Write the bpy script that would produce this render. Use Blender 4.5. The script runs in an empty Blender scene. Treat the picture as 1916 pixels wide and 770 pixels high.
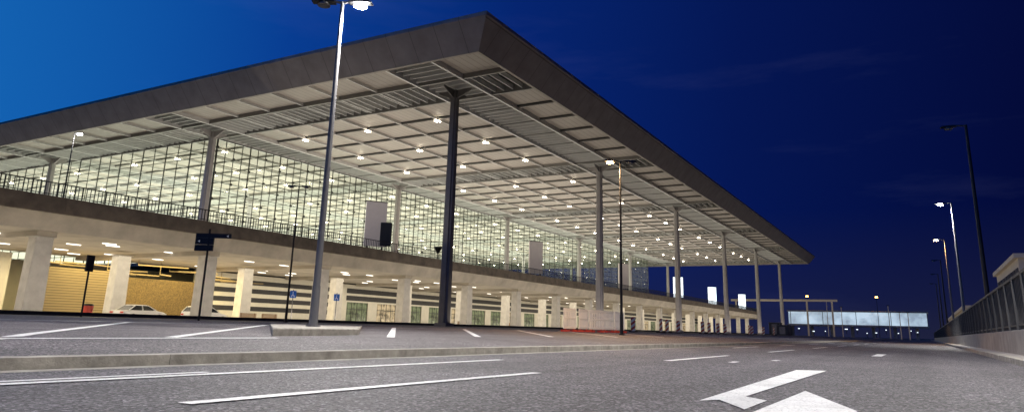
import bpy, math, random
from mathutils import Vector, Matrix
random.seed(7)
S=bpy.context.scene
COL=S.collection
# ---------------------------------------------------------------- materials
def newmat(name):
    m=bpy.data.materials.new(name); m.use_nodes=True
    nt=m.node_tree; b=nt.nodes['Principled BSDF']; return m,nt,b
def obj_coord(nt):
    return nt.nodes.new('ShaderNodeTexCoord').outputs['Object']
def noise(nt,vec,scale,detail=4,rough=.6):
    n=nt.nodes.new('ShaderNodeTexNoise'); n.inputs['Scale'].default_value=scale
    n.inputs['Detail'].default_value=detail; n.inputs['Roughness'].default_value=rough
    nt.links.new(vec,n.inputs['Vector']); return n.outputs['Fac']
def ramp(nt,fac,stops):
    r=nt.nodes.new('ShaderNodeValToRGB'); e=r.color_ramp.elements
    while len(e)<len(stops): e.new(.5)
    for i,(p,c) in enumerate(stops):
        e[i].position=p; e[i].color=(c[0],c[1],c[2],1)
    nt.links.new(fac,r.inputs['Fac']); return r.outputs['Color']
def mix(nt,fac,a,b,mode='MIX'):
    m=nt.nodes.new('ShaderNodeMix'); m.data_type='RGBA'; m.blend_type=mode
    if isinstance(fac,float): m.inputs['Factor'].default_value=fac
    else: nt.links.new(fac,m.inputs['Factor'])
    for k,v in (('A',a),('B',b)):
        s=[i for i in m.inputs if i.name==k and i.type=='RGBA'][0]
        if isinstance(v,tuple): s.default_value=(v[0],v[1],v[2],1)
        else: nt.links.new(v,s)
    return [o for o in m.outputs if o.type=='RGBA'][0]
def bump(nt,b,h,strength,dist=.02):
    bn=nt.nodes.new('ShaderNodeBump'); bn.inputs['Strength'].default_value=strength
    bn.inputs['Distance'].default_value=dist
    nt.links.new(h,bn.inputs['Height']); nt.links.new(bn.outputs['Normal'],b.inputs['Normal'])
def math_n(nt,op,a,b=None):
    m=nt.nodes.new('ShaderNodeMath'); m.operation=op
    for i,v in enumerate((a,b)):
        if v is None: continue
        if isinstance(v,(int,float)): m.inputs[i].default_value=v
        else: nt.links.new(v,m.inputs[i])
    return m.outputs[0]
def mat_var(name,c,rough=.6,metal=0.,var=.2,scale=1.2,bmp=0.,emit=None,es=0.,bscale=40):
    m,nt,b=newmat(name); oc=obj_coord(nt)
    n=noise(nt,oc,scale,6)
    lo=tuple(v*(1-var) for v in c); hi=tuple(min(1,v*(1+var)) for v in c)
    nt.links.new(ramp(nt,n,[(.3,lo),(.7,hi)]),b.inputs['Base Color'])
    b.inputs['Roughness'].default_value=rough; b.inputs['Metallic'].default_value=metal
    if bmp: bump(nt,b,noise(nt,oc,bscale,3),bmp)
    if emit:
        b.inputs['Emission Color'].default_value=(*emit,1); b.inputs['Emission Strength'].default_value=es
    return m
def mat_emit(name,c,s,var=0,scale=.5,base=.5):
    m,nt,b=newmat(name); b.inputs['Base Color'].default_value=(base,base,base,1)
    if base<.2: b.inputs['Roughness'].default_value=.15
    b.inputs['Emission Color'].default_value=(*c,1); b.inputs['Emission Strength'].default_value=s
    if var:
        n=noise(nt,obj_coord(nt),scale,5,.7)
        nt.links.new(ramp(nt,n,[(.38,tuple(v*(1-var) for v in c)),(.6,c)]),b.inputs['Emission Color'])
    return m
def asphalt(name,base,tint=(1,1,1.06)):
    m,nt,b=newmat(name); oc=obj_coord(nt)
    v=nt.nodes.new('ShaderNodeTexVoronoi'); v.inputs['Scale'].default_value=52; nt.links.new(oc,v.inputs['Vector'])
    sepc=nt.nodes.new('ShaderNodeSeparateColor'); nt.links.new(v.outputs['Color'],sepc.inputs[0])
    grain=ramp(nt,sepc.outputs[0],[(0,tuple(base*.22*t for t in tint)),(.55,tuple(base*t for t in tint)),(.82,tuple(base*1.8*t for t in tint)),(1,tuple(base*4.0*t for t in tint))])
    big=noise(nt,oc,.35,5); bigc=ramp(nt,big,[(.3,(.7,.7,.7)),(.7,(1.2,1.2,1.2))])
    mid=noise(nt,oc,3.5,6,.75); midc=ramp(nt,mid,[(.25,(.7,.7,.7)),(.75,(1.28,1.28,1.28))])
    mp=nt.nodes.new('ShaderNodeMapping'); mp.inputs['Scale'].default_value=(.02,1.1,1); nt.links.new(oc,mp.inputs['Vector'])
    st=ramp(nt,noise(nt,mp.outputs[0],1.,3),[(.35,(.76,.76,.76)),(.65,(1.14,1.14,1.14))])
    c=mix(nt,1.,grain,bigc,'MULTIPLY'); c=mix(nt,1.,c,midc,'MULTIPLY'); c=mix(nt,1.,c,st,'MULTIPLY')
    nt.links.new(c,b.inputs['Base Color'])
    b.inputs['Roughness'].default_value=.66
    h=math_n(nt,'ADD',v.outputs['Distance'],math_n(nt,'MULTIPLY',noise(nt,oc,220,2),.5))
    bump(nt,b,h,.8,.016)
    return m
M={}
M['asphalt']=asphalt('asphalt_road',.078,(1.08,1,1.08))
M['asphalt_park']=asphalt('asphalt_parking',.085,(1.12,1,1.04))
def paint():
    m,nt,b=newmat('road_paint'); oc=obj_coord(nt)
    n=noise(nt,oc,38,5,.75); n2=noise(nt,oc,2.,4)
    c=ramp(nt,n,[(.32,(.18,.18,.18)),(.46,(.8,.8,.78))])
    c=mix(nt,1.,c,ramp(nt,n2,[(.3,(.72,.72,.72)),(.6,(1,1,1))]),'MULTIPLY')
    nt.links.new(c,b.inputs['Base Color']); b.inputs['Roughness'].default_value=.6
    bump(nt,b,noise(nt,oc,90,3),.4,.008); return m
M['paint']=paint()
M['concrete']=mat_var('concrete',(.3,.28,.26),.8,0,.25,1.5,.25)
M['kerb']=mat_var('kerb_concrete',(.3,.28,.245),.85,0,.35,5,.4)
M['kerb_dark']=mat_var('dark_kerb',(.05,.05,.05),.85,0,.3,2,.3)
M['pillar']=mat_var('pillar_concrete',(.62,.6,.56),.7,0,.14,1.3,.1)
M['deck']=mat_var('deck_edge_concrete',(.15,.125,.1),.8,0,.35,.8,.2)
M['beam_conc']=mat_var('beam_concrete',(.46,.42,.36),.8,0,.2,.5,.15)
M['white_beam']=mat_var('white_steel',(.68,.67,.64),.5,0,.06)
M['grey_beam']=mat_var('grey_steel',(.24,.23,.21),.5,0,.1)
M['dark_roof']=mat_var('roof_void_and_shade',(.02,.02,.02),.9)
M['pale_roof']=mat_var('hall_roof_underside',(.5,.5,.46),.9)
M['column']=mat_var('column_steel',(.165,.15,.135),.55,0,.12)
M['column_lit']=mat_var('column_steel_lit',(.42,.39,.37),.5,0,.1)  # same steel as the near column; light on these put into the colour
M['dark_metal']=mat_var('dark_metal',(.02,.02,.022),.5,.4,.2)
M['rail_slat']=mat_var('railing_steel',(.06,.06,.065),.5,.3,.2)
M['black']=mat_var('black_plastic',(.012,.012,.012),.5)
M['pole']=mat_var('grey_pole',(.12,.12,.13),.6,0,.12)
M['mullion']=mat_var('mullion_steel',(.06,.06,.05),.5,.2)
M['white_wall']=mat_var('white_wall',(.7,.68,.6),.7,0,.06)
M['slot']=mat_var('dark_slot',(.03,.03,.035),.6)
M['brown_wall']=mat_var('bronze_wall',(.11,.075,.028),.5,.3,.6,9,.2)
M['car_white']=mat_var('car_paint_white',(.75,.75,.74),.25,0,.02)
M['car_glass']=mat_var('car_glass',(.02,.025,.03),.08)
M['tyre']=mat_var('tyre',(.015,.015,.015),.8)
M['rim']=mat_var('rim',(.45,.45,.46),.3,.8)
M['red']=mat_var('red_plastic_glow',(.5,.05,.03),.5,0,.15,emit=(.8,.08,.05),es=.05)  # faint glow added so the red plastic reads as lit
M['wood']=mat_var('bench_wood',(.35,.2,.09),.6,0,.25,8)
M['blue']=mat_var('sign_blue',(.02,.12,.5),.4)
M['white']=mat_var('white_plastic_glow',(.8,.78,.74),.5,0,.05,emit=(.9,.82,.72),es=.12)  # emission stands in for light falling on the white plastic
M['panel']=mat_var('panel_beige_glow',(.75,.68,.62),.6,0,.05,emit=(.8,.68,.6),es=.13)  # self-glow brightens the unlit deck panels, which are no lamps
M['beige']=mat_var('beige_render_glow',(.5,.43,.34),.8,0,.1,emit=(.6,.45,.3),es=.1)  # slight emission in place of light on the beige surfaces
M['lamp_white']=mat_emit('lamp_lens_white',(1,.96,.88),240)
M['lamp_warm']=mat_emit('lamp_lens_warm',(1,.62,.28),160)
M['lamp_off']=mat_var('lamp_lens_off',(.1,.1,.1),.3)
M['ceil_lamp']=mat_emit('ceiling_lamp',(1,.88,.68),45)
M['strip_lamp']=mat_emit('strip_lamp',(1,.93,.8),2.6)
M['box_glow']=mat_emit('glowing_panel',(.85,.95,1),2.2,.4,.6)
M['far_glow']=mat_emit('lit_glazing',(.66,.85,1),.75,.5,.15)
M['door_green']=mat_emit('lit_door_glass',(.36,.42,.2),.5,.9,.9,.04)
M['door_warm']=mat_emit('lit_lobby_glass',(1,.75,.42),.65,.85,.9,.04)
M['red_sign']=mat_emit('red_sign_face',(1,.03,.02),1.0)
M['orange_dot']=mat_emit('orange_lamp',(1,.35,.05),40)
M['earth']=mat_var('earth',(.03,.035,.03),.95)
def stripes(name,a,bcol,sx,sy,duty=.5,rough=.6,emit=0.):
    m,nt,b=newmat(name); oc=obj_coord(nt); sp=nt.nodes.new('ShaderNodeSeparateXYZ'); nt.links.new(oc,sp.inputs[0])
    k=math_n(nt,'ADD',math_n(nt,'MULTIPLY',sp.outputs[0],sx[0]),math_n(nt,'ADD',math_n(nt,'MULTIPLY',sp.outputs[1],sx[1]),math_n(nt,'MULTIPLY',sp.outputs[2],sx[2])))
    f=math_n(nt,'FRACT',k); g=math_n(nt,'GREATER_THAN',f,duty)
    c=mix(nt,g,a,bcol)
    n=noise(nt,oc,.12,5); c=mix(nt,1.,c,ramp(nt,n,[(.3,(.72,.72,.72)),(.7,(1,1,1))]),'MULTIPLY')
    nt.links.new(c,b.inputs['Base Color']); b.inputs['Roughness'].default_value=rough
    if emit: nt.links.new(c,b.inputs['Emission Color']); b.inputs['Emission Strength'].default_value=emit
    return m
M['soffit']=stripes('soffit_panel',(.46,.41,.355),(.34,.30,.26),(0,1/.89,0),0,.85)
M['shutter']=stripes('roller_shutter',(.26,.2,.1),(.1,.07,.035),(0,0,4),0,.75)
M['beacon']=stripes('beacon_stripes_glow',(.6,.57,.55),(.35,.04,.03),(0,2.2,2.2),0,.5,.6,.05)  # stripes given a weak glow so they look lit
def fascia():
    m,nt,b=newmat('fascia_panels'); oc=obj_coord(nt); sp=nt.nodes.new('ShaderNodeSeparateXYZ'); nt.links.new(oc,sp.inputs[0])
    def ln(o):
        f=math_n(nt,'FRACT',math_n(nt,'MULTIPLY',o,1/3.125)); return math_n(nt,'LESS_THAN',f,.02)
    g=math_n(nt,'MAXIMUM',ln(sp.outputs[0]),ln(sp.outputs[1]))
    n=noise(nt,oc,.5,5)
    c=mix(nt,g,ramp(nt,n,[(.3,(.27,.235,.2)),(.7,(.37,.325,.28))]),(.15,.13,.11))
    nt.links.new(c,b.inputs['Base Color']); b.inputs['Roughness'].default_value=.6
    return m
M['fascia']=fascia()
def glass():
    m,nt,b=newmat('curtain_glass'); nt.nodes.remove(b)
    out=[n for n in nt.nodes if n.type=='OUTPUT_MATERIAL'][0]
    t=nt.nodes.new('ShaderNodeBsdfTransparent'); t.inputs[0].default_value=(.92,.97,.91,1)
    g=nt.nodes.new('ShaderNodeBsdfGlossy'); g.inputs['Roughness'].default_value=.02
    lw=nt.nodes.new('ShaderNodeLayerWeight'); lw.inputs[0].default_value=.5
    fr=math_n(nt,'ADD',math_n(nt,'MULTIPLY',math_n(nt,'POWER',lw.outputs['Facing'],4),.3),.05)
    ms=nt.nodes.new('ShaderNodeMixShader'); nt.links.new(fr,ms.inputs[0])
    nt.links.new(t.outputs[0],ms.inputs[1]); nt.links.new(g.outputs[0],ms.inputs[2]); nt.links.new(ms.outputs[0],out.inputs[0])
    return m
M['glass']=glass()
# ---------------------------------------------------------------- mesh builder
class MB:
    def __init__(s): s.v=[];s.f=[];s.m=[]
    def box(s,x0,x1,y0,y1,z0,z1,mi=0):
        s.prism([(x0,y0),(x1,y0),(x1,y1),(x0,y1)],z0,[(x0,y0),(x1,y0),(x1,y1),(x0,y1)],z1,mi); return s
    def prism(s,pb,z0,pt,z1,mi=0):
        n=len(pb);o=len(s.v)
        s.v+=[(x,y,z0) for x,y in pb]+[(x,y,z1) for x,y in pt]
        s.f.append(tuple(o+i for i in reversed(range(n)))); s.f.append(tuple(o+n+i for i in range(n)))
        for i in range(n):
            j=(i+1)%n; s.f.append((o+i,o+j,o+n+j,o+n+i))
        s.m+=[mi]*(n+2); return s
    def poly(s,pts,mi=0):
        o=len(s.v); s.v+=list(pts); s.f.append(tuple(range(o,o+len(pts)))); s.m.append(mi); return s
    def plate(s,pts,t,mi=0):
        P=[Vector(p) for p in pts]; n=(P[1]-P[0]).cross(P[2]-P[0]).normalized()*t/2
        o=len(s.v);k=len(P); s.v+=[tuple(p-n) for p in P]+[tuple(p+n) for p in P]
        s.f+=[tuple(o+i for i in range(k)),tuple(o+k+i for i in reversed(range(k)))]
        s.f+=[(o+i,o+(i+1)%k,o+k+(i+1)%k,o+k+i) for i in range(k)]; s.m+=[mi]*(k+2); return s
    def beam(s,a,b,w,h,mi=0,w2=None,h2=None):
        a=Vector(a);b=Vector(b);d=(b-a).normalized()
        up=Vector((0,0,1)) if abs(d.z)<.95 else Vector((1,0,0))
        r=d.cross(up).normalized(); u=r.cross(d)
        w2=w2 or w;h2=h2 or h;o=len(s.v)
        for p,ww,hh in((a,w,h),(b,w2,h2)):
            for sx,sy in((-1,-1),(1,-1),(1,1),(-1,1)): s.v.append(tuple(p+r*sx*ww/2+u*sy*hh/2))
        s.f+=[(o,o+1,o+2,o+3),(o+7,o+6,o+5,o+4)]+[(o+i,o+4+i,o+4+(i+1)%4,o+(i+1)%4) for i in range(4)]
        s.m+=[mi]*6; return s
    def cyl(s,c,r0,r1,z0,z1,n=14,mi=0,axis='z'):
        o=len(s.v)
        for z,r in((z0,r0),(z1,r1)):
            for i in range(n):
                a=2*math.pi*i/n; p,q=r*math.cos(a),r*math.sin(a)
                s.v.append((c[0]+p,c[1]+q,z) if axis=='z' else (c[0]+p,z,c[1]+q))
        s.f+=[tuple(o+i for i in reversed(range(n))),tuple(o+n+i for i in range(n))]
        s.f+=[(o+i,o+(i+1)%n,o+n+(i+1)%n,o+n+i) for i in range(n)]; s.m+=[mi]*(n+2); return s
    def obj(s,name,mats,parent=None,loc=(0,0,0),smooth=False,bevel=0):
        me=bpy.data.meshes.new(name); me.from_pydata(s.v,[],s.f)
        if not isinstance(mats,(list,tuple)): mats=[mats]
        for k in mats: me.materials.append(M[k])
        me.polygons.foreach_set('material_index',s.m)
        if smooth: me.polygons.foreach_set('use_smooth',[True]*len(s.f))
        import bmesh
        bm=bmesh.new(); bm.from_mesh(me); bmesh.ops.recalc_face_normals(bm,faces=bm.faces); bm.to_mesh(me); bm.free()
        me.update()
        o=bpy.data.objects.new(name,me); o.location=loc; COL.objects.link(o)
        if parent: o.parent=parent
        if bevel:
            b=o.modifiers.new('bevel','BEVEL'); b.width=bevel; b.segments=2; b.limit_method='ANGLE'
        return o
def empty(name,label,cat,loc=(0,0,0),group=None):
    e=bpy.data.objects.new(name,None); e.location=loc; COL.objects.link(e); e.empty_display_size=.3
    if label: e['label']=label
    if cat: e['category']=cat
    if group: e['group']=group
    return e
def struct(o,label=None,cat=None):
    o['kind']='structure'
    o['label']=label or o.name.replace('_',' '); o['category']=cat or o.name.split('.')[0].replace('_',' ')
    return o
def dup(root,loc,rot=0,label=None):
    def cp(o,par):
        c=o.copy(); COL.objects.link(c)
        if par: c.parent=par
        for ch in o.children: cp(ch,c)
        return c
    r=cp(root,None); r.location=loc; r.rotation_euler[2]=rot
    if label: r['label']=label
    return r
def area(name,loc,size,power,color,rot=(0,0,0)):
    l=bpy.data.lights.new(name,'AREA'); l.shape='RECTANGLE'; l.size,l.size_y=size; l.energy=power; l.color=color
    o=bpy.data.objects.new(name,l); o.location=loc; o.rotation_euler=rot; COL.objects.link(o); return o
def point(name,loc,power,color,r=.15,spot=None,parent=None):
    l=bpy.data.lights.new(name,'SPOT' if spot else 'POINT'); l.energy=power; l.color=color; l.shadow_soft_size=r
    if spot: l.spot_size=math.radians(spot); l.spot_blend=.6
    o=bpy.data.objects.new(name,l); o.location=loc; COL.objects.link(o)
    if parent: o.parent=parent
    return o
# ---------------------------------------------------------------- terrain
XA,XB=-70,520
def strip(name,prof,mat,x0=XA,x1=XB,label=None):
    mb=MB()
    xs=[x0+(x1-x0)*i/30 for i in range(31)]
    for (ya,za),(yb,zb) in zip(prof,prof[1:]):
        for a,b in zip(xs,xs[1:]):
            mb.poly([(a,ya,za),(b,ya,za),(b,yb,zb),(a,yb,zb)])
    return struct(mb.obj(name,mat),label)
g=MB(); g.poly([(-3000,-3000,-.06),(3000,-3000,-.06),(3000,3000,-.06),(-3000,3000,-.06)])
struct(g.obj('ground','earth'),'dark flat ground reaching the horizon','ground')
strip('road',[(-1.75,0),(7.1,0)],'asphalt',label='grey asphalt road with worn lane markings')
def tz(y):
    P=[(7.4,.105),(10,.2),(22,.31),(48,.4),(49.2,.4)]
    for (a,za),(b,zb) in zip(P,P[1:]):
        if y<=b: return za+(zb-za)*max(0,(y-a))/(b-a)
    return .1
strip('parking_area',[(7.4,.1),(10,.2),(22,.31),(48,.4),(49.2,.4)],'asphalt_park',label='asphalt parking area rising gently to the terminal')
strip('forecourt_road',[(49.5,.08),(80,.08)],'asphalt_park',label='asphalt lane under the elevated road')
def kerb(name,y0,y1,z0,z1,mat,label,x0=-40,x1=300,L=2.0):
    mb=MB(); x=x0
    while x<x1:
        j=random.uniform(-.006,.006)
        mb.box(x,x+L-.008,y0+j,y1+j,z0,z1+j*.6); x+=L
    o=mb.obj(name,mat,bevel=.012 if L<3 else 0); return struct(o,label)
kerb('kerb',7.1,7.39,-.03,.112,'kerb','pale concrete kerb stones beside the parking area',x1=150,L=3.0)
kerb('kerb',-1.95,-1.7,-.03,.13,'kerb','pale concrete kerb stones below the wall')
strip('pavement',[(-2.5,.12),(-1.96,.12)],'concrete',label='narrow concrete pavement')
kerb('kerb',49.2,49.5,.0,.66,'kerb_dark','low dark kerb wall in front of the pillars',L=10,x1=290)
strip('gutter',[(6.82,.004),(7.09,.004)],'kerb',x1=150,label='concrete gutter strip along the kerb')
# markings
def marks(polys,name='road_marking',z=.008,label='white painted road marking'):
    mb=MB()
    for p in polys: mb.poly([(x,y,(z if len(q)==0 else q[0])) for x,y,*q in p])
    return struct(mb.obj(name,'paint'),label,'road marking')
def rect(x0,x1,y,w): return [(x0,y-w/2),(x1,y-w/2),(x1,y+w/2),(x0,y+w/2)]
marks([rect(-2,9.7,5.72,.14)],label='solid white edge line on the road')
marks([rect(-2,4.6,5.94,.1)],label='white line merging with the edge line')
marks([rect(2.85,7.35,3.86,.13)],label='white lane dash on the road')
for i in range(1,14):
    marks([rect(2.85+9.5*i,7.35+9.5*i,3.95,.13)],label='white lane dash on the road')
for i in range(0,8): marks([rect(26+9.5*i,30.5+9.5*i,5.9,.13)],label='white lane dash on the road')
marks([[(5.48,1.51),(5.68,1.41),(5.1,1.1),(5.9,1.1),(6.14,1.31),(11.6,1.3),(11.35,1.68)]],label='white turn arrow shaft painted on the road')
marks([[(7.2,1.0),(4.95,1.02),(4.4,.62),(5.2,.45),(5.58,.45)]],label='white arrow head painted on the road')
marks([rect(22,25,1.2,.25)],label='white arrow painted farther along the road')
marks([rect(13.0,13.5,3.0,.12)],label='small worn white mark on the road')
marks([rect(14.8,15.3,2.6,.12)],label='small worn white mark on the road')
def pline(a,b,w=.13):
    n=8; mb=MB(); dx,dy=b[0]-a[0],b[1]-a[1]; L=math.hypot(dx,dy); nx,ny=-dy/L*w/2,dx/L*w/2
    prev=None
    for i in range(n+1):
        t=i/n; x=a[0]+dx*t; y=a[1]+dy*t; z0=tz(y+ny)+.006; z1=tz(y-ny)+.006
        cur=((x+nx,y+ny,z0),(x-nx,y-ny,z1))
        if prev: mb.poly([prev[0],prev[1],cur[1],cur[0]])
        prev=cur
    return struct(mb.obj('road_marking','paint'),'white painted parking bay line','road marking')
for a,b in [((4.4,9.6),(13.8,21.9)),((7.0,10),(19.3,21.9)),((12.6,10.3),(27,21.9)),((17,10.8),(33,21.9)),((22,11),(39,21.9)),((28,11),(46,21.9)),((34,11),(52,21.9)),((41,11),(60,21.9)),((49,11),(69,21.9)),((58,11),(79,21.9))]:
    pline(a,b,.18)
pline((-5,22),(60,22),.22); pline((-5,9.4),(9,9.9),.13); pline((20,33),(90,33),.16)
# island
mb=MB(); pb=[(9.6,10.7),(13.0,11.6),(26,23),(21,23.6)]
mb.prism(pb,.1,pb,.36); isl=mb.obj('traffic_island',['kerb'],bevel=.03); struct(isl,'raised concrete kerb island carrying a street lamp','traffic island')
# ---------------------------------------------------------------- terminal
CX,CY,DX,DY=64.95,45.76,43.75,43.54
cx,cyy=6.25,6.22
term=empty('airport_terminal','huge glass airport terminal with a flat overhanging roof on tall columns','terminal building',(CX,CY,0))
M0=Matrix.Translation((-CX,-CY,0))
def tp(o): o.parent=term; o.matrix_parent_inverse=M0; return o
def attach(o,par,inv=False):
    o.parent=par
    if inv: o.matrix_parent_inverse=M0
    return o
GX=[CX-3.125-cx+cx*i for i in range(39)]
GY=[CY-3.11-cyy+cyy*i for i in range(31)]
XO0,XO1,YO0,YO1=53.2,294.7,34.24,GY[-1]+2.1
XI0,XI1,YI0,YI1=GX[0]-.25,GX[-1]+.25,GY[0]-.05,GY[-1]+.2
GXF0=68.1; GYF=92.3; GXE=GXF0+6.25*32; GYE=GYF+6.22*19; ZB=8.85; ZT=27.55
mb=MB(); mb.box(XO0,XO1,YO0,YO1,30.02,30.43)
roof=tp(mb.obj('roof','fascia'))
mb=MB()
O=[(XO0+.05,YO0+.05),(XO1-.05,YO0+.05),(XO1-.05,YO1),(XO0+.05,YO1)]; I=[(XI0,YI0),(XI1,YI0),(XI1,YI1),(XI0,YI1)]
for i in range(4):
    j=(i+1)%4
    mb.poly([(*O[i],30.015),(*O[j],30.015),(*I[j],27.33),(*I[i],27.33)])
    i2=[(XI0+.35,YI0+.35),(XI1-.35,YI0+.35),(XI1-.35,YI1-.35),(XI0+.35,YI1-.35)]
    mb.poly([(*I[i],27.33),(*I[j],27.33),(*i2[j],27.33),(*i2[i],27.33)])
    mb.poly([(*i2[i],27.33),(*i2[j],27.33),(*i2[j],29),(*i2[i],29)])
attach(mb.obj('fascia','fascia'),roof)
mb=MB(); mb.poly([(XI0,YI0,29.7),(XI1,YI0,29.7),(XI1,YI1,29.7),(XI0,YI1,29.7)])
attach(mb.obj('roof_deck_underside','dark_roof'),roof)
mb=MB(); mb.poly([(GXF0,GYF,28.9),(GXE,GYF,28.9),(GXE,GYE,28.9),(GXF0,GYE,28.9)])
attach(mb.obj('hall_ceiling','pale_roof'),roof)  # pale sheet added below the roof deck to keep the hall bright
band=lambda i:(i-1)%7==0
def runs(n):
    r=[];i=0
    while i<n:
        if band(i): i+=1; continue
        j=i
        while j<n and not band(j): j+=1
        r.append((i,j)); i=j
    return r
for a,b in runs(38):
    for c,d in runs(30):
        mb=MB()
        mb.poly([(GX[a]+.2,GY[c]+.2,28.02),(GX[b]-.2,GY[c]+.2,28.02),(GX[b]-.2,GY[d]-.2,28.02),(GX[a]+.2,GY[d]-.2,28.02)])
        attach(mb.obj('soffit_panel','soffit'),roof)
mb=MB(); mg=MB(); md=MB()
for j,y in enumerate(GY[1:-1],1):
    e=band(j) or band(j-1); w=.13 if e else .08
    mb.box(XI0+.4,XI1-.4,y-w,y+w,27.45 if e else 27.66,28.4)
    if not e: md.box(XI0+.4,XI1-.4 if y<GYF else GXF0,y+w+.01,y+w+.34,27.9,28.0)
for i,x in enumerate(GX[1:-1],1):
    e=band(i) or band(i-1); w=.13 if e else .07
    mg.box(x-w,x+w,YI0+.4,YI1-.4,27.5 if e else 27.72,28.38)
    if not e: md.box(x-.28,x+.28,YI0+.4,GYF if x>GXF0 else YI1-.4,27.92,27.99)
attach(mb.obj('roof_beam','white_beam'),roof)
attach(mg.obj('roof_cross_beam','grey_beam'),roof)
attach(md.obj('shade_strip','dark_roof'),roof)  # dark strips laid as shade beside the beams, not open gaps
mb=MB()
for j in range(30):
    for i in range(38):
        if band(j) :
            for k in range(5):
                x=GX[i]+cx*(k+.5)/5; mb.box(x-.05,x+.05,GY[j]+.2,GY[j+1]-.2,27.75,28.3)
        elif band(i):
            for k in range(5):
                y=GY[j]+cyy*(k+.5)/5; mb.box(GX[i]+.2,GX[i+1]-.2,y-.05,y+.05,27.75,28.3)
attach(mb.obj('louvre_band','white_beam'),roof)
# columns
def colmesh(z0):
    mb=MB()
    def prof(r,t):
        P=[]
        for k in range(4):
            a=math.pi/2*k
            for (u,v) in ((r,-t),(r,t),(t*1.25,t*1.25)):
                P.append((u*math.cos(a)-v*math.sin(a),u*math.sin(a)+v*math.cos(a)))
        return P
    mb.prism(prof(.6,.34),z0,prof(.45,.25),26.6)
    mb.prism([(-.8,-.8),(.8,-.8),(.8,.8),(-.8,.8)],z0,[(-.75,-.75),(.75,-.75),(.75,.75),(-.75,.75)],z0+.35)
    for k in range(4):
        a=math.pi/2*k; c,s=math.cos(a),math.sin(a)
        mb.plate([(c*.3,s*.3,26.5),(c*.3,s*.3,27.58),(c*2.3,s*2.3,27.58),(c*2.3,s*2.3,27.38)],.12)
    mb.box(-.35,.35,-.35,.35,26.6,27.56)
    return mb
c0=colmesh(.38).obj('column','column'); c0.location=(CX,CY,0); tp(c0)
cf=colmesh(.38).obj('column','column_lit'); cf.location=(CX+DX,CY,0); tp(cf)
c1=colmesh(8.8).obj('column','column_lit'); c1.location=(CX,CY+DY,0);tp(c1)
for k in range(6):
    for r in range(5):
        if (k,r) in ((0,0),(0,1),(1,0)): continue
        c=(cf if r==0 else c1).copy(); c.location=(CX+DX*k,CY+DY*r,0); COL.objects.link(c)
# ceiling lamps
mb=MB(); mb.box(-.2,.2,-.2,.2,0,.1,0)
for sx in(-1,1):
    for sy in(-1,1):
        mb.cyl((sx*.24,sy*.24),.09,.09,-.08,.02,8,1)
        mb.beam((sx*.05,sy*.05,.06),(sx*.34,sy*.34,.06),.05,.05,0)
pos=[]
for k in range(5):
    for r in range(-0,4):
        for a in range(3):
            for b in range(3):
                pos.append((CX+DX*k+9.375+12.5*a,CY+DY*r+9.33+12.44*b,27.5))
pos.sort(key=lambda p:math.hypot(p[0],p[1]))
lm=mb.obj('ceiling_lamp',['grey_beam','ceil_lamp']); lm.location=pos[0]; tp(lm)
for p in pos[1:100]:
    c=lm.copy(); c.location=p; COL.objects.link(c)
mb=MB()
for p in pos[100:]: mb.box(p[0]-.2,p[0]+.2,p[1]-.2,p[1]+.2,p[2]-.1,p[2])
o=tp(mb.obj('ceiling_lamps','ceil_lamp')); o['kind']='stuff'
# curtain wall
cw=empty('curtain_wall',None,None,(CX,CY,0)); tp(cw)
mb=MB(); mb.poly([(0,0,ZB),(6.25,0,ZB),(6.25,0,ZT),(0,0,ZT)])
pane=mb.obj('glass_pane','glass'); pane.location=(GXF0,GYF,0)
attach(pane,cw,True)
for i in range(1,32):
    c=pane.copy(); c.location=(GXF0+6.25*i,GYF,0); COL.objects.link(c)
mb=MB(); mb.poly([(0,0,ZB),(0,6.22,ZB),(0,6.22,ZT),(0,0,ZT)])
ps=mb.obj('glass_pane','glass'); ps.location=(GXF0,GYF,0); attach(ps,cw,True)
for i in range(1,19):
    c=ps.copy(); c.location=(GXF0,GYF+6.22*i,0); COL.objects.link(c)
for i in range(19):
    c=ps.copy(); c.location=(GXE,GYF+6.22*i,0); COL.objects.link(c)
mb=MB()
zs=[ZB+(ZT-ZB)*i/14 for i in range(15)]
x=GXF0;n=0
while x<=GXE+.01:
    w=.09 if n%4==0 else .04
    mb.box(x-w,x+w,GYF-.12,GYF-.02,ZB,ZT); x+=1.5625*(2 if x>150 else 1);n+=(2 if x>150 else 1)
for z in zs: mb.box(GXF0,GXE,GYF-.09,GYF-.015,z-.045,z+.045)
for i in range(64):
    for k,z in enumerate(zs[1:-1]):
        if (i+k)%3==0:
            xx=GXF0+3.125*i; mb.box(xx-.18,xx+.18,GYF-.3,GYF-.13,z-.18,z+.18)
for X in (GXF0,GXE):
    y=GYF;n=0
    while y<=GYE+.01:
        w=.09 if n%2==0 else .045
        mb.box(X-.12,X-.02,y-w,y+w,ZB,ZT); y+=3.11;n+=1
    for z in zs: mb.box(X-.09,X-.015,GYF,GYE,z-.045,z+.045)
attach(mb.obj('mullion','mullion'),cw,True)
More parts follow.
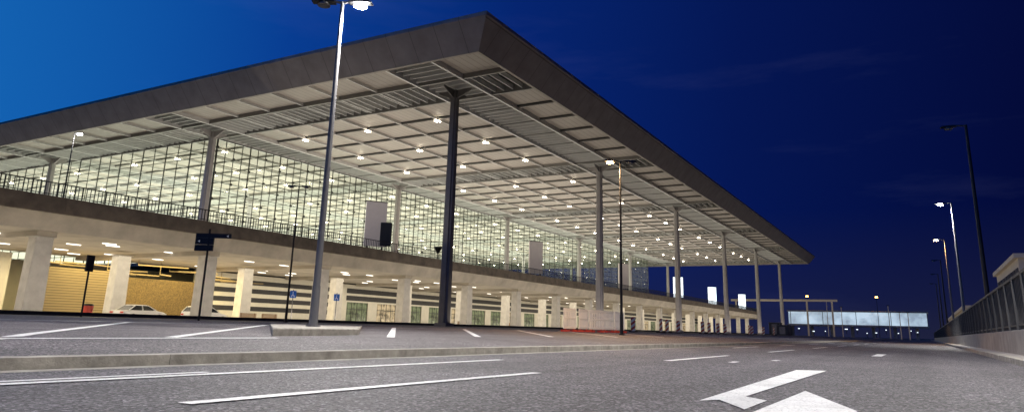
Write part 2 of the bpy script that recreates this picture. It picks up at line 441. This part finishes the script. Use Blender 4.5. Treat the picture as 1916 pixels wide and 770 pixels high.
# interior
mb=MB(); mb.box(GXF0+.2,GXE-.2,GYF+.2,GYE,8.3,8.8)
tp(mb.obj('hall_floor','concrete'))
mb=MB(); mb.box(GXF0,GXE,GYE+.1,GYE+.6,8.8,27.4)
tp(mb.obj('hall_rear_wall','white_wall'))
mb=MB()
for k,(y,z) in enumerate(((128,13.6),(150,17.8))):
    mb.box(GXF0+14,GXE-10,y,y+8,z,z+.9)
    for i in range(14):
        x=GXF0+18+i*13; mb.box(x,x+.6,y+1,y+1.6,8.8,z)
mb.box(GXF0+22,GXE-22,160,162,8.8,15)
tp(mb.obj('gallery','white_wall'))
for i in range(12):
    x=GXF0+12+i*16; tp(MB().box(x,x+9,108,111,8.8,12.0).obj('check_in_desk','wood'))
# ground floor wall
GW=78.0
mb=MB(); mb.box(57,82,GW,GW+.5,.08,6.3); mb.box(82,290,GW,GW+.5,3.6,6.3); mb.box(-30,36,GW,GW+.5,.08,6.3)
x=82
while x<290:
    mb.box(x,x+2.2,GW-.0,GW+.5,.08,3.6); x+=7.2
mb.box(-30,290,GW+9,GW+9.5,.08,6.3)
wall=tp(mb.obj('ground_floor_wall','white_wall'))
mb=MB()
for z in (1.6,2.75,3.9,5.0): mb.box(57.3,81.7,GW-.05,GW-.004,z,z+.6)
for z in (3.85,4.95): mb.box(84,289,GW-.05,GW-.004,z,z+.75)
attach(mb.obj('louvre_strip','slot'),wall)
attach(MB().box(36,43,GW-6,GW-5.6,.08,4.9).obj('roller_shutter','shutter'),wall)
attach(MB().box(43.6,57,GW-1.5,GW-.9,.08,4.7).obj('bronze_wall','brown_wall'),wall)
mb=MB()
for i in range(22):
    a=(36+i*1.1,GW-6+random.random()*5,4.9+random.random()*1.1); mb.beam(a,(a[0]+random.uniform(1,5),a[1]+random.uniform(-3,3),a[2]),.12,.12)
    if i%3==0: mb.beam(a,(a[0],a[1],6.4),.05,.05)
attach(mb.obj('ceiling_pipe','shutter'),wall)
x=84.2;n=0
while x<286:
    mb=MB(); mb.box(0,5,0,.08,0,3.5,0)
    for q in (0,1.25,2.5,3.75,4.92): mb.box(q,q+.08,-.06,-.004,0,3.5,1)
    mb.box(0,5,-.05,-.004,2.4,2.5,1)
    d=mb.obj('door',['door_green' if n%3!=1 else 'door_warm','mullion']); d.location=(x,GW+.2,.1); attach(d,wall)
    x+=7.2;n+=1
# ---------------------------------------------------------------- elevated road
via=empty('elevated_road','long elevated concrete departures road on rows of white pillars','elevated road',(0,55,0))
def vp(o): o.parent=via; o.matrix_parent_inverse=Matrix.Translation((0,-55,0)); return o
VX0,VX1=-30,292
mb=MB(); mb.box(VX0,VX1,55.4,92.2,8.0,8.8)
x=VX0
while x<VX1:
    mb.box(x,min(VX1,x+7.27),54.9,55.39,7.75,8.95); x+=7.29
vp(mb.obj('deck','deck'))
mb=MB()
mb.prism([(VX0,55.9),(VX1,55.9),(VX1,78.6),(VX0,78.6)],6.5,[(VX0,55.25),(VX1,55.25),(VX1,80),(VX0,80)],7.74)
vp(mb.obj('deck_girder','beam_conc'))
mb=MB()
for i in range(-3,19):
    x=28.1+14.58*i; mb.box(x-.7,x+.7,56.4,77.8,6.12,6.49)
vp(mb.obj('cross_girder','beam_conc'))
rail=vp(MB().box(VX0,VX1,54.95,55.02,9.9,9.97).box(VX0,VX1,54.96,55.01,9.05,9.1).obj('railing','dark_metal'))
mb=MB(); x=VX0
n=0
while x<VX1:
    w=.045 if n%6 else .09
    mb.box(x-w/2,x+w/2,54.965,55.005,8.95,9.9); x+=.3;n+=1
attach(mb.obj('baluster','dark_metal'),rail)
mb=MB(); mb.box(VX0,VX1,84,84.1,8.8,9.7)
x=VX0
while x<VX1: mb.box(x,x+.1,83.9,84.0,8.8,10); x+=3
vp(mb.obj('crash_barrier','pole'))
mb=MB(); mb.prism([(-.72,-.6),(.72,-.6),(.72,.6),(-.72,.6)],.06,[(-.62,-.55),(.62,-.55),(.62,.55),(-.62,.55)],6.05); mb.box(-.8,.8,-.6,.6,6.05,6.11)
p0=mb.obj('pillar','pillar',bevel=.05); p0.location=(28.1-14.58,57.1,0); vp(p0)
for i in range(0,18):
    c=p0.copy(); c.location=(28.1+14.58*i,57.1,0); COL.objects.link(c)
for i in range(-1,17):
    c=p0.copy(); c.location=(39.9+14.58*i,66,0); COL.objects.link(c)
st=MB().box(-.6,.6,-.08,.08,0,.06).obj('strip_light','strip_lamp'); st.location=(35,60,6.42); vp(st)
n=0
for i in range(60):
    for j,y in enumerate((61.5,64,70.5,74)):
        if n>=98: break
        if random.random()<.25: continue
        x=20+i*4.86+ (0 if j%2 else 2)+random.uniform(-.4,.4)
        c=st.copy(); c.location=(x,y,6.42); COL.objects.link(c); n+=1
# ---------------------------------------------------------------- panels on deck
pg='tall panels standing on the elevated road'
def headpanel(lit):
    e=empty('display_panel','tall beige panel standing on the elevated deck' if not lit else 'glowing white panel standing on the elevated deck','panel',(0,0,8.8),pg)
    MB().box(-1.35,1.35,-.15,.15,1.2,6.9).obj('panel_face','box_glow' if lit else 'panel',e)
    MB().box(-1.1,-.9,-.1,.1,0,1.2).obj('leg','dark_metal',e)
    MB().box(.9,1.1,-.1,.1,0,1.2).obj('leg','dark_metal',e)
    MB().box(-1.4,1.4,-.2,.2,6.9,7.0).obj('cap','dark_metal',e)
    return e
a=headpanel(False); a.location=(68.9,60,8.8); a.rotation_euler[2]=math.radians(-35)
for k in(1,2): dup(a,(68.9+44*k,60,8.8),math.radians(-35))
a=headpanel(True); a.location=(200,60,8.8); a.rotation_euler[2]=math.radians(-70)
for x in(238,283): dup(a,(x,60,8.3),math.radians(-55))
# ---------------------------------------------------------------- street lamps
lg='street lamps around the terminal forecourt'
def street_lamp(loc,h,arms,label,pole='pole',r=.11,rot=0,pw=7500):
    e=empty('street_lamp',label,'street lamp',loc,lg); e.rotation_euler[2]=rot
    mb=MB(); mb.cyl((0,0),r*1.25,r*1.1,0,1.1,16); mb.cyl((0,0),r,r*.55,1.1,h,16)
    mb.obj('pole',pole,e,smooth=False)
    MB().cyl((0,0),r*2,r*2,0,.06,12).obj('base_plate',pole,e)
    for L,lens in arms:
        s=1 if L>0 else -1
        MB().beam((0,0,h-.05),(L,0,h+.02),.07,.06).obj('arm',pole,e)
        mb=MB(); x0,x1=L-s*.1,L+s*.62
        a,b=min(x0,x1),max(x0,x1)
        mb.prism([(a,-.13),(b,-.15),(b,.15),(a,.13)],h-.05,[(a+.06,-.1),(b-.1,-.11),(b-.1,.11),(a+.06,.1)],h+.04)
        mb.obj('lamp_head','dark_metal',e)
        mb=MB(); mb.cyl(((a+b)/2,0),.2,.13,h-.15,h-.052,12); mb.obj('lens',lens,e)
        if lens!='lamp_off':
            wc=(1,.95,.88) if lens=='lamp_white' else (1,.62,.3)
            point('lamp_light',((a+b)/2,0,h-.3),pw if lens=='lamp_white' else pw*.4,wc,.12,160,e)
    return e
AR=math.radians(-60)
street_lamp((14.4,14.5,.36),9.64,[(.3,'lamp_white'),(-.3,'lamp_off')],'tall grey twin-head street lamp lit on a kerb island',r=.1,rot=AR)
street_lamp((-9.5,14.5,.2),9.8,[(.3,'lamp_white'),(-.3,'lamp_off')],'tall grey twin-head street lamp beside the parking area',r=.1,rot=AR)
street_lamp((37.8,14.6,.24),9.9,[(.35,'lamp_off'),(-.35,'lamp_warm')],'slim dark twin-head street lamp beside barriers','dark_metal',.08,AR,14000)
street_lamp((37,40,.38),10.0,[(.3,'lamp_off'),(-.3,'lamp_off')],'slim dark unlit street lamp before the viaduct','dark_metal',.08,AR)
street_lamp((30.6,60,8.8),6.4,[(.15,'lamp_white')],'short lit lamp on the elevated road deck','dark_metal',.07,AR,1200)
for i,x in enumerate([-7.5,16.6,40.6,64.6,88.6,112.6,136.6,160.6]):
    lens=['lamp_white','lamp_white','lamp_off','lamp_white','lamp_warm','lamp_off','lamp_off','lamp_off'][i]
    lab={'lamp_white':'grey street lamp with lit white head behind the wall','lamp_off':'dark unlit street lamp behind the wall','lamp_warm':'street lamp with warm lit head behind the wall'}[lens]
    street_lamp((x,-2.75,.1),10.9,[(.5,lens)],lab,'dark_metal' if i in(2,5,6,7) else 'pole',.11,math.radians(90))
# ---------------------------------------------------------------- right wall
w=empty('boundary_wall','low concrete wall topped by dark metal slatted railing','wall',(0,-2.5,0))
mb=MB(); x=4
while x<260: mb.box(x,x+3.98,-.2,.1,.1,.84); x+=4
mb.obj('wall_base','concrete',w,bevel=.02)
mb=MB(); x=4
while x<260:
    mb.box(x,x+.07,.0,.05,.84,2.3); x+=.35
mb.obj('slat','rail_slat',w)
mb=MB().box(4,260,-.02,.09,2.3,2.38).box(4,260,-.01,.06,.95,1.0); x=4
while x<260: mb.box(x-.05,x+.05,-.12,.11,.84,2.3); x+=2.45
mb.obj('handrail','rail_slat',w)
MB().box(4,260,-.16,-.13,.86,2.25).obj('backing_panel','black',w)
# right buildings
b=empty('parking_garage','beige multi-storey building with dark window bands','building',(118,-12,0))
MB().box(0,34,-30,0,0,11.6).box(-.5,34.5,-30.5,.5,11.6,12.2).obj('wall','beige',b)
mb=MB()
for z in(2.5,5.6,8.7):
    for i in range(8): mb.box(1+i*4.1,4.2+i*4.1,.005,.08,z,z+1.7)
    for i in range(7): mb.box(-.08,-.005,-28+i*4,-25.2+i*4,z,z+1.7)
mb.obj('window','slot',b)
b=empty('low_building','low pale flat-roofed building beyond the wall','building',(156,-7,0))
MB().box(0,110,-20,0,0,6.2).box(-.5,110.5,-20.5,.5,6.2,6.7).obj('wall','beige',b)
mb=MB()
for i in range(22): mb.box(1.5+i*4.9,4.6+i*4.9,.005,.08,2.5,4.6)
mb.obj('window','door_warm',b)
# far bridge / station
b=empty('glazed_bridge','distant elevated building with lit pale blue glazing','building',(335,0,0))
MB().box(0,12,-2,52,4.6,5.4).box(0,12,-2,52,10.6,11.3).obj('slab','concrete',b)
MB().box(.4,11,-1.5,51.5,5.4,10.6).obj('lit_glazing','far_glow',b)
mb=MB()
for i in range(5): mb.box(.2,.38,-1.5+i*13,-1.3+i*13,5.4,10.6)
mb.obj('mullion','mullion',b)
for i in range(7): MB().box(3,4.5,2+i*8,3.2+i*8,0,4.6).obj('pillar','concrete',b)
b=empty('steel_frame','open steel portal frame beyond the terminal','frame',(300,30,0))
for i in range(5): MB().box(-.3,.3,i*9-.3,i*9+.3,0,13.4).obj('post','beige',b)
MB().box(-.35,.35,-2,38,13.4,14.2).obj('lintel','beige',b)
for y,x in((42,325),(16,330)):
    e=empty('street_lamp','distant orange street lamp on slim pole','street lamp',(x,y,0),lg)
    MB().cyl((0,0),.12,.08,0,16.4,8).obj('pole','dark_metal',e); MB().cyl((0,0),.4,.4,16.4,16.9,8).obj('lens','orange_dot',e)
for y,x,h in((33,310,14),(26,290,11),(11,300,12),(7,280,9),(4,250,8)):
    e=empty('mast','thin pale mast standing before the distant building','mast',(x,y,0),'thin masts near the distant building')
    MB().cyl((0,0),.16,.1,0,h,8).obj('pole','beige',e); MB().box(-.1,.1,-.5,.5,h,h+.25).obj('mast_head','dark_metal',e)
for i in range(14):
    e=empty('wall_lamp','small white lamp under the distant bridge','lamp',(332-i*3,2+i*3.6+random.uniform(-1,1),1.6+random.uniform(0,1.8)),'lamps under the distant bridge')
    s=random.uniform(.12,.5)
    MB().box(-.2,.2,-s,s,0,.3).obj('lens','box_glow',e); MB().box(.2,.3,-.1,.1,-1.6,0).obj('post','dark_metal',e)
# ---------------------------------------------------------------- barriers
bg='red and white construction barriers'
e=empty('construction_barrier','white slatted plastic barrier with red feet on asphalt','barrier',(45.5,21.4,.3),bg)
mb=MB().box(-.97,.97,-.03,.03,1.42,1.6).box(-.97,.97,-.03,.03,.2,.36).box(-.97,.97,-.03,.03,.85,.95)
for i in range(9): mb.box(-.97+i*.23,-.85+i*.23,-.02,.02,.36,1.42)
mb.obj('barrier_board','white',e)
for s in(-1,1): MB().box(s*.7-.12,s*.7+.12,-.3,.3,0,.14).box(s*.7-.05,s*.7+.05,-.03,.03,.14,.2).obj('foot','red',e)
for i in range(1,5):
    dup(e,(45.5+i*2.05,21.4-i*.12,.3),math.radians(random.uniform(-12,6)))
e=empty('beacon_post','red and white striped traffic beacon on black foot','traffic beacon',(76,28,.33),'striped traffic beacons')
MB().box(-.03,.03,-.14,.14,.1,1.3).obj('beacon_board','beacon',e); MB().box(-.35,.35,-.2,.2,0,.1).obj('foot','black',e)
e.scale=(1.2,1.8,1.25)
for x in(82,88,95,101,107,114,122,132,142,152,163): dup(e,(x+random.uniform(-1.5,1.5),28+random.uniform(-1.5,1.5),.33),random.uniform(-.9,.1))
for i,(x,y,h) in enumerate(((168,27,2.2),(176,30,2.8),(186,29,2.0),(196,33,2.6))):
    e=empty('utility_cabinet','dark grey site cabinet standing near the terminal','cabinet',(x,y,.33),'site cabinets near the terminal')
    MB().box(-1.6,1.6,-1.2,1.2,.15,h).obj('cabinet_body','rail_slat',e,bevel=.05); MB().box(-1.7,1.7,-1.3,1.3,h,h+.1).obj('cabinet_roof','pole',e); MB().box(-1.63,-1.605,-.6,.6,.3,h-.3).obj('door','concrete',e)
    MB().box(-1.4,1.4,-1,1,0,.15).obj('plinth','concrete',e)
# ---------------------------------------------------------------- signs, bins, benches
e=empty('direction_sign','dark direction sign boards on a tall post','sign',(26.0,34.9,.35))
MB().cyl((0,0),.06,.06,0,5.1,10).obj('post','dark_metal',e)
MB().box(-.75,1.25,-.05,.05,4.6,4.85).obj('sign_board','black',e)
MB().box(-.75,.3,-.05,.05,4.22,4.59).obj('sign_board','black',e)
MB().box(-.75,.3,-.05,.05,3.86,4.2).obj('sign_board','black',e)
MB().poly([(1.0,-.056,4.72),(1.12,-.056,4.65),(1.12,-.056,4.79)]).obj('arrow_mark','white',e)
MB().poly([(-.6,-.056,4.4),(-.48,-.056,4.33),(-.48,-.056,4.47)]).obj('arrow_mark','white',e)
e.rotation_euler[2]=AR
e=empty('direction_sign','narrow dark sign on a slim post','sign',(22.7,40.5,.37))
MB().cyl((0,0),.05,.05,0,3.4,10).obj('post','dark_metal',e); MB().box(-.25,.25,-.05,.05,2.5,3.4).obj('sign_board','black',e); e.rotation_euler[2]=.3
for x in(47.2,52.9):
    e=empty('parking_sign','blue disabled parking sign with white symbol','sign',(x,50.4,.1),'blue parking signs')
    MB().cyl((0,0),.04,.04,0,3.2,8).obj('post','pole',e); MB().box(-.28,.28,-.06,-.03,2.45,3.1).obj('sign_board','blue',e)
    mb=MB().box(-.04,.01,-.075,-.062,2.68,2.86).box(-.05,.03,-.075,-.062,2.9,2.98).box(-.02,.13,-.075,-.062,2.64,2.68).box(.09,.13,-.075,-.062,2.53,2.64).box(-.13,-.09,-.075,-.062,2.53,2.7); mb.obj('symbol','white',e); e.rotation_euler[2]=math.radians(-50)
e=empty('litter_bin','red litter bin beside a pillar','litter bin',(33.5,59,.08))
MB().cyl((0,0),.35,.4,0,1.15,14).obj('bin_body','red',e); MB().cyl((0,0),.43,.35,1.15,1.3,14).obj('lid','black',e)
for i,(x,y) in enumerate(((49.5,58.6),(52.2,58.6),(88,58.6),(103,58.6))):
    e=empty('bench','wooden slatted bench on steel legs','bench',(x,y,.08),'benches under the elevated road')
    mb=MB()
    for k in range(4): mb.box(-1,1,-.25+k*.13,-.15+k*.13,.42,.47)
    mb.obj('seat','wood',e); mb=MB()
    for k in range(4): mb.box(-1,1,.27,.31,.58+k*.12,.67+k*.12)
    mb.obj('backrest','wood',e)
    for s in(-1,1): MB().box(s*.82-.03,s*.82+.03,-.2,.26,0,.42).box(s*.82-.03,s*.82+.03,.32,.36,0,1.05).obj('leg','dark_metal',e)
e=empty('traffic_signal','black traffic signal on the elevated road deck','traffic signal',(67.5,57,8.8))
MB().cyl((0,0),.08,.08,0,1.6,8).obj('post','black',e); MB().box(-.7,.7,-.25,.25,1.0,3.9).obj('signal_housing','black',e,bevel=.08); e.rotation_euler[2]=AR
e=empty('deck_sign','small black goblet-shaped deck sign','lamp',(80,58,8.8))
MB().cyl((0,0),.07,.07,0,1.4,8).cyl((0,0),.15,.55,1.4,2.1,10).cyl((0,0),.6,.6,2.1,2.3,10).obj('sign_body','black',e)  # goblet-shaped sign, gives no light
e=empty('red_sign','long low red illuminated sign on the deck','sign',(104,84.5,8.8))
MB().box(-12,12,-.1,.1,1.7,2.5).obj('sign_face','red_sign',e)
for s in(-1,1): MB().box(s*5-.1,s*5+.1,-.1,.1,0,1.7).obj('post','dark_metal',e)
# ---------------------------------------------------------------- cars
def car(loc,rot,sedan,label):
    e=empty('parked_car',label,'car',loc,'white cars under the elevated road'); e.rotation_euler[2]=rot
    lower=[(-2.28,.3),(-2.32,.62),(-2.2,.86),(-1.5,.93),(1.0,.95),(1.9,.82),(2.25,.66),(2.3,.35)] if sedan else [(-2.0,.3),(-2.08,.7),(-2.0,1.0),(-1.5,1.0),(.9,.98),(1.7,.84),(2.05,.66),(2.1,.35)]
    ys=[(-.9,.93),(-.84,1),(.84,1),(.9,.93)]
    mb=MB(); n=len(lower)
    for y,s in ys: mb.v+=[(x*s if abs(x)>1.9 else x,y,.3+(z-.3)*s) for x,z in lower]
    for k in range(3):
        for i in range(n):
            j=(i+1)%n; mb.f.append((k*n+i,k*n+j,(k+1)*n+j,(k+1)*n+i)); mb.m.append(0)
    mb.f+= [tuple(range(n)),tuple(range(3*n,4*n))]; mb.m+=[0,0]
    mb.obj('body','car_white',e,bevel=.03)
    if sedan: P0=[(-1.75,.93),(1.15,.94)];P1=[(-1.05,1.36),(.3,1.38)]
    else: P0=[(-1.98,1.0),(1.05,.97)];P1=[(-1.6,1.44),(.2,1.46)]
    mb=MB(); z0=P0[0][1]-.02; z1=P1[0][1]
    mb.prism([(P0[0][0],-.8),(P0[1][0],-.8),(P0[1][0],.8),(P0[0][0],.8)],z0,[(P1[0][0],-.62),(P1[1][0],-.62),(P1[1][0],.62),(P1[0][0],.62)],z1)
    mb.obj('window','car_glass',e)
    mb=MB(); mb.prism([(P1[0][0]-.05,-.65),(P1[1][0]+.05,-.65),(P1[1][0]+.05,.65),(P1[0][0]-.05,.65)],z1-.02,[(P1[0][0]+.1,-.55),(P1[1][0]-.1,-.55),(P1[1][0]-.1,.55),(P1[0][0]+.1,.55)],z1+.05)
    for s in(-1,1):
        mb.beam((P0[0][0],s*.8,z0),(P1[0][0],s*.64,z1),.07,.07); mb.beam((P0[1][0],s*.8,z0),(P1[1][0],s*.64,z1),.06,.06); mb.beam((-.35,s*.81,z0),(-.35,s*.645,z1),.08,.06)
    mb.obj('roof','car_white',e)
    for x in(-1.35,1.4):
        for s in(-1,1):
            w=empty('wheel',None,None,(x,s*.8,.32)); w.parent=e
            MB().cyl((0,0),.32,.32,-.11,.11,18,axis='y').obj('tyre','tyre',w)
            MB().cyl((0,0),.2,.2,-.115,.115,12,axis='y').obj('rim','rim',w)
    f=lower[-2][0]; r=lower[1][0]
    for s in(-1,1):
        MB().box(f-.12,f+.02,s*.62-.16,s*.62+.16,.6,.72).obj('headlight','lamp_off',e)
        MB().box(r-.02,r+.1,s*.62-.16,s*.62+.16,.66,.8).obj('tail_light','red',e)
        MB().box(.75,.92,s*.9-.05,s*.9+.05,.92,1.05).obj('side_mirror','car_white',e)
    return e
car((39.0,60.6,.085),math.radians(8),True,'white sedan parked between viaduct pillars')
car((45.3,60.0,.085),math.radians(5),False,'white hatchback parked partly behind a pillar')
# ---------------------------------------------------------------- lights
WU=(1,.9,.79)
UP=(math.pi,0,0)
area('soffit_fill',(175,74,9.4),(215,22),25000,WU,UP)  # added uplight for the soffit, no such fixture on the deck
area('soffit_fill_side',(58,120,9.0),(10,150),4500,WU,UP)  # unseen fill added under the side overhang
area('girder_fill',(140,49.8,.75),(320,.3),7500,(1,.86,.66),(math.radians(125),0,0))  # made-up strip that brightens the girder and pillar fronts
area('front_fill',(175,44,.9),(220,6),6500,WU,UP)  # fictional ground light aimed up at the roof edge
area('hall_fill',(168,150,9.2),(190,105),190000,(.97,1,.87),UP)  # unseen floor light added to brighten the hall ceiling
area('hall_down',(168,150,27.2),(190,105),80000,(.97,1,.89))
area('viaduct_lights',(130,67,6.05),(300,17),22000,(1,.87,.66))
area('viaduct_fill',(130,67,.6),(300,17),9000,(1,.87,.66),UP)  # added from below to brighten the viaduct ceiling
area('lobby_lights',(48,72,6.0),(22,8),4500,(1,.76,.28))
# ---------------------------------------------------------------- world
W=bpy.data.worlds.new('World'); S.world=W; W.use_nodes=True; nt=W.node_tree
bgn=nt.nodes['Background']
tc=nt.nodes.new('ShaderNodeTexCoord')
dp=nt.nodes.new('ShaderNodeVectorMath'); dp.operation='DOT_PRODUCT'; nt.links.new(tc.outputs['Generated'],dp.inputs[0]); dp.inputs[1].default_value=(-.5022,.8648,0)
fac=math_n(nt,'ADD',math_n(nt,'MULTIPLY',dp.outputs['Value'],.5),.5)
c=ramp(nt,fac,[(.2,(.0009,.003,.038)),(.35,(.0012,.008,.085)),(.5,(.0015,.018,.16)),(.65,(.002,.045,.28)),(.8,(.006,.12,.44))])
sp=nt.nodes.new('ShaderNodeSeparateXYZ'); nt.links.new(tc.outputs['Generated'],sp.inputs[0])
hz=ramp(nt,sp.outputs[2],[(0,(1,1,1)),(.05,(.5,.5,.5)),(.16,(0,0,0))])
hf=nt.nodes.new('ShaderNodeSeparateColor'); nt.links.new(hz,hf.inputs[0])
c=mix(nt,math_n(nt,'MULTIPLY',hf.outputs[0],.8),c,(.016,.018,.042))
mp=nt.nodes.new('ShaderNodeMapping'); mp.inputs['Scale'].default_value=(1.2,1.2,7); nt.links.new(tc.outputs['Generated'],mp.inputs['Vector'])
clr=ramp(nt,noise(nt,mp.outputs[0],2.2,6,.6),[(.56,(0,0,0)),(.8,(.008,.009,.018))])
c=mix(nt,1.,c,clr,'ADD')
sky=nt.nodes.new('ShaderNodeTexSky'); sky.sky_type='NISHITA'; sky.sun_disc=False; sky.sun_elevation=math.radians(-4); sky.sun_rotation=math.radians(-30)
sk=mix(nt,1.,sky.outputs[0],(.02,.02,.02),'MULTIPLY')
c=mix(nt,1.,c,sk,'ADD')
nt.links.new(c,bgn.inputs['Color']); bgn.inputs['Strength'].default_value=1.0
# ---------------------------------------------------------------- camera
f,pi_,ya,ro=1310.9,.2363,.5261,.0286
fw=Vector((math.cos(ya)*math.cos(pi_),math.sin(ya)*math.cos(pi_),math.sin(pi_)))
rt=Vector((math.sin(ya),-math.cos(ya),0)); up=rt.cross(fw)
r2=rt*math.cos(ro)+up*math.sin(ro); u2=-rt*math.sin(ro)+up*math.cos(ro)
cam=bpy.data.cameras.new('camera'); co=bpy.data.objects.new('camera',cam); COL.objects.link(co)
m=Matrix(((r2.x,u2.x,-fw.x,0),(r2.y,u2.y,-fw.y,0),(r2.z,u2.z,-fw.z,.5),(0,0,0,1)))
co.matrix_world=m
cam.sensor_width=36; cam.lens=f/1916*36; cam.shift_y=-89.67/1916; cam.clip_start=.05; cam.clip_end=6000
S.camera=co
S.view_settings.view_transform='Standard'; S.view_settings.look='None'; S.view_settings.exposure=0
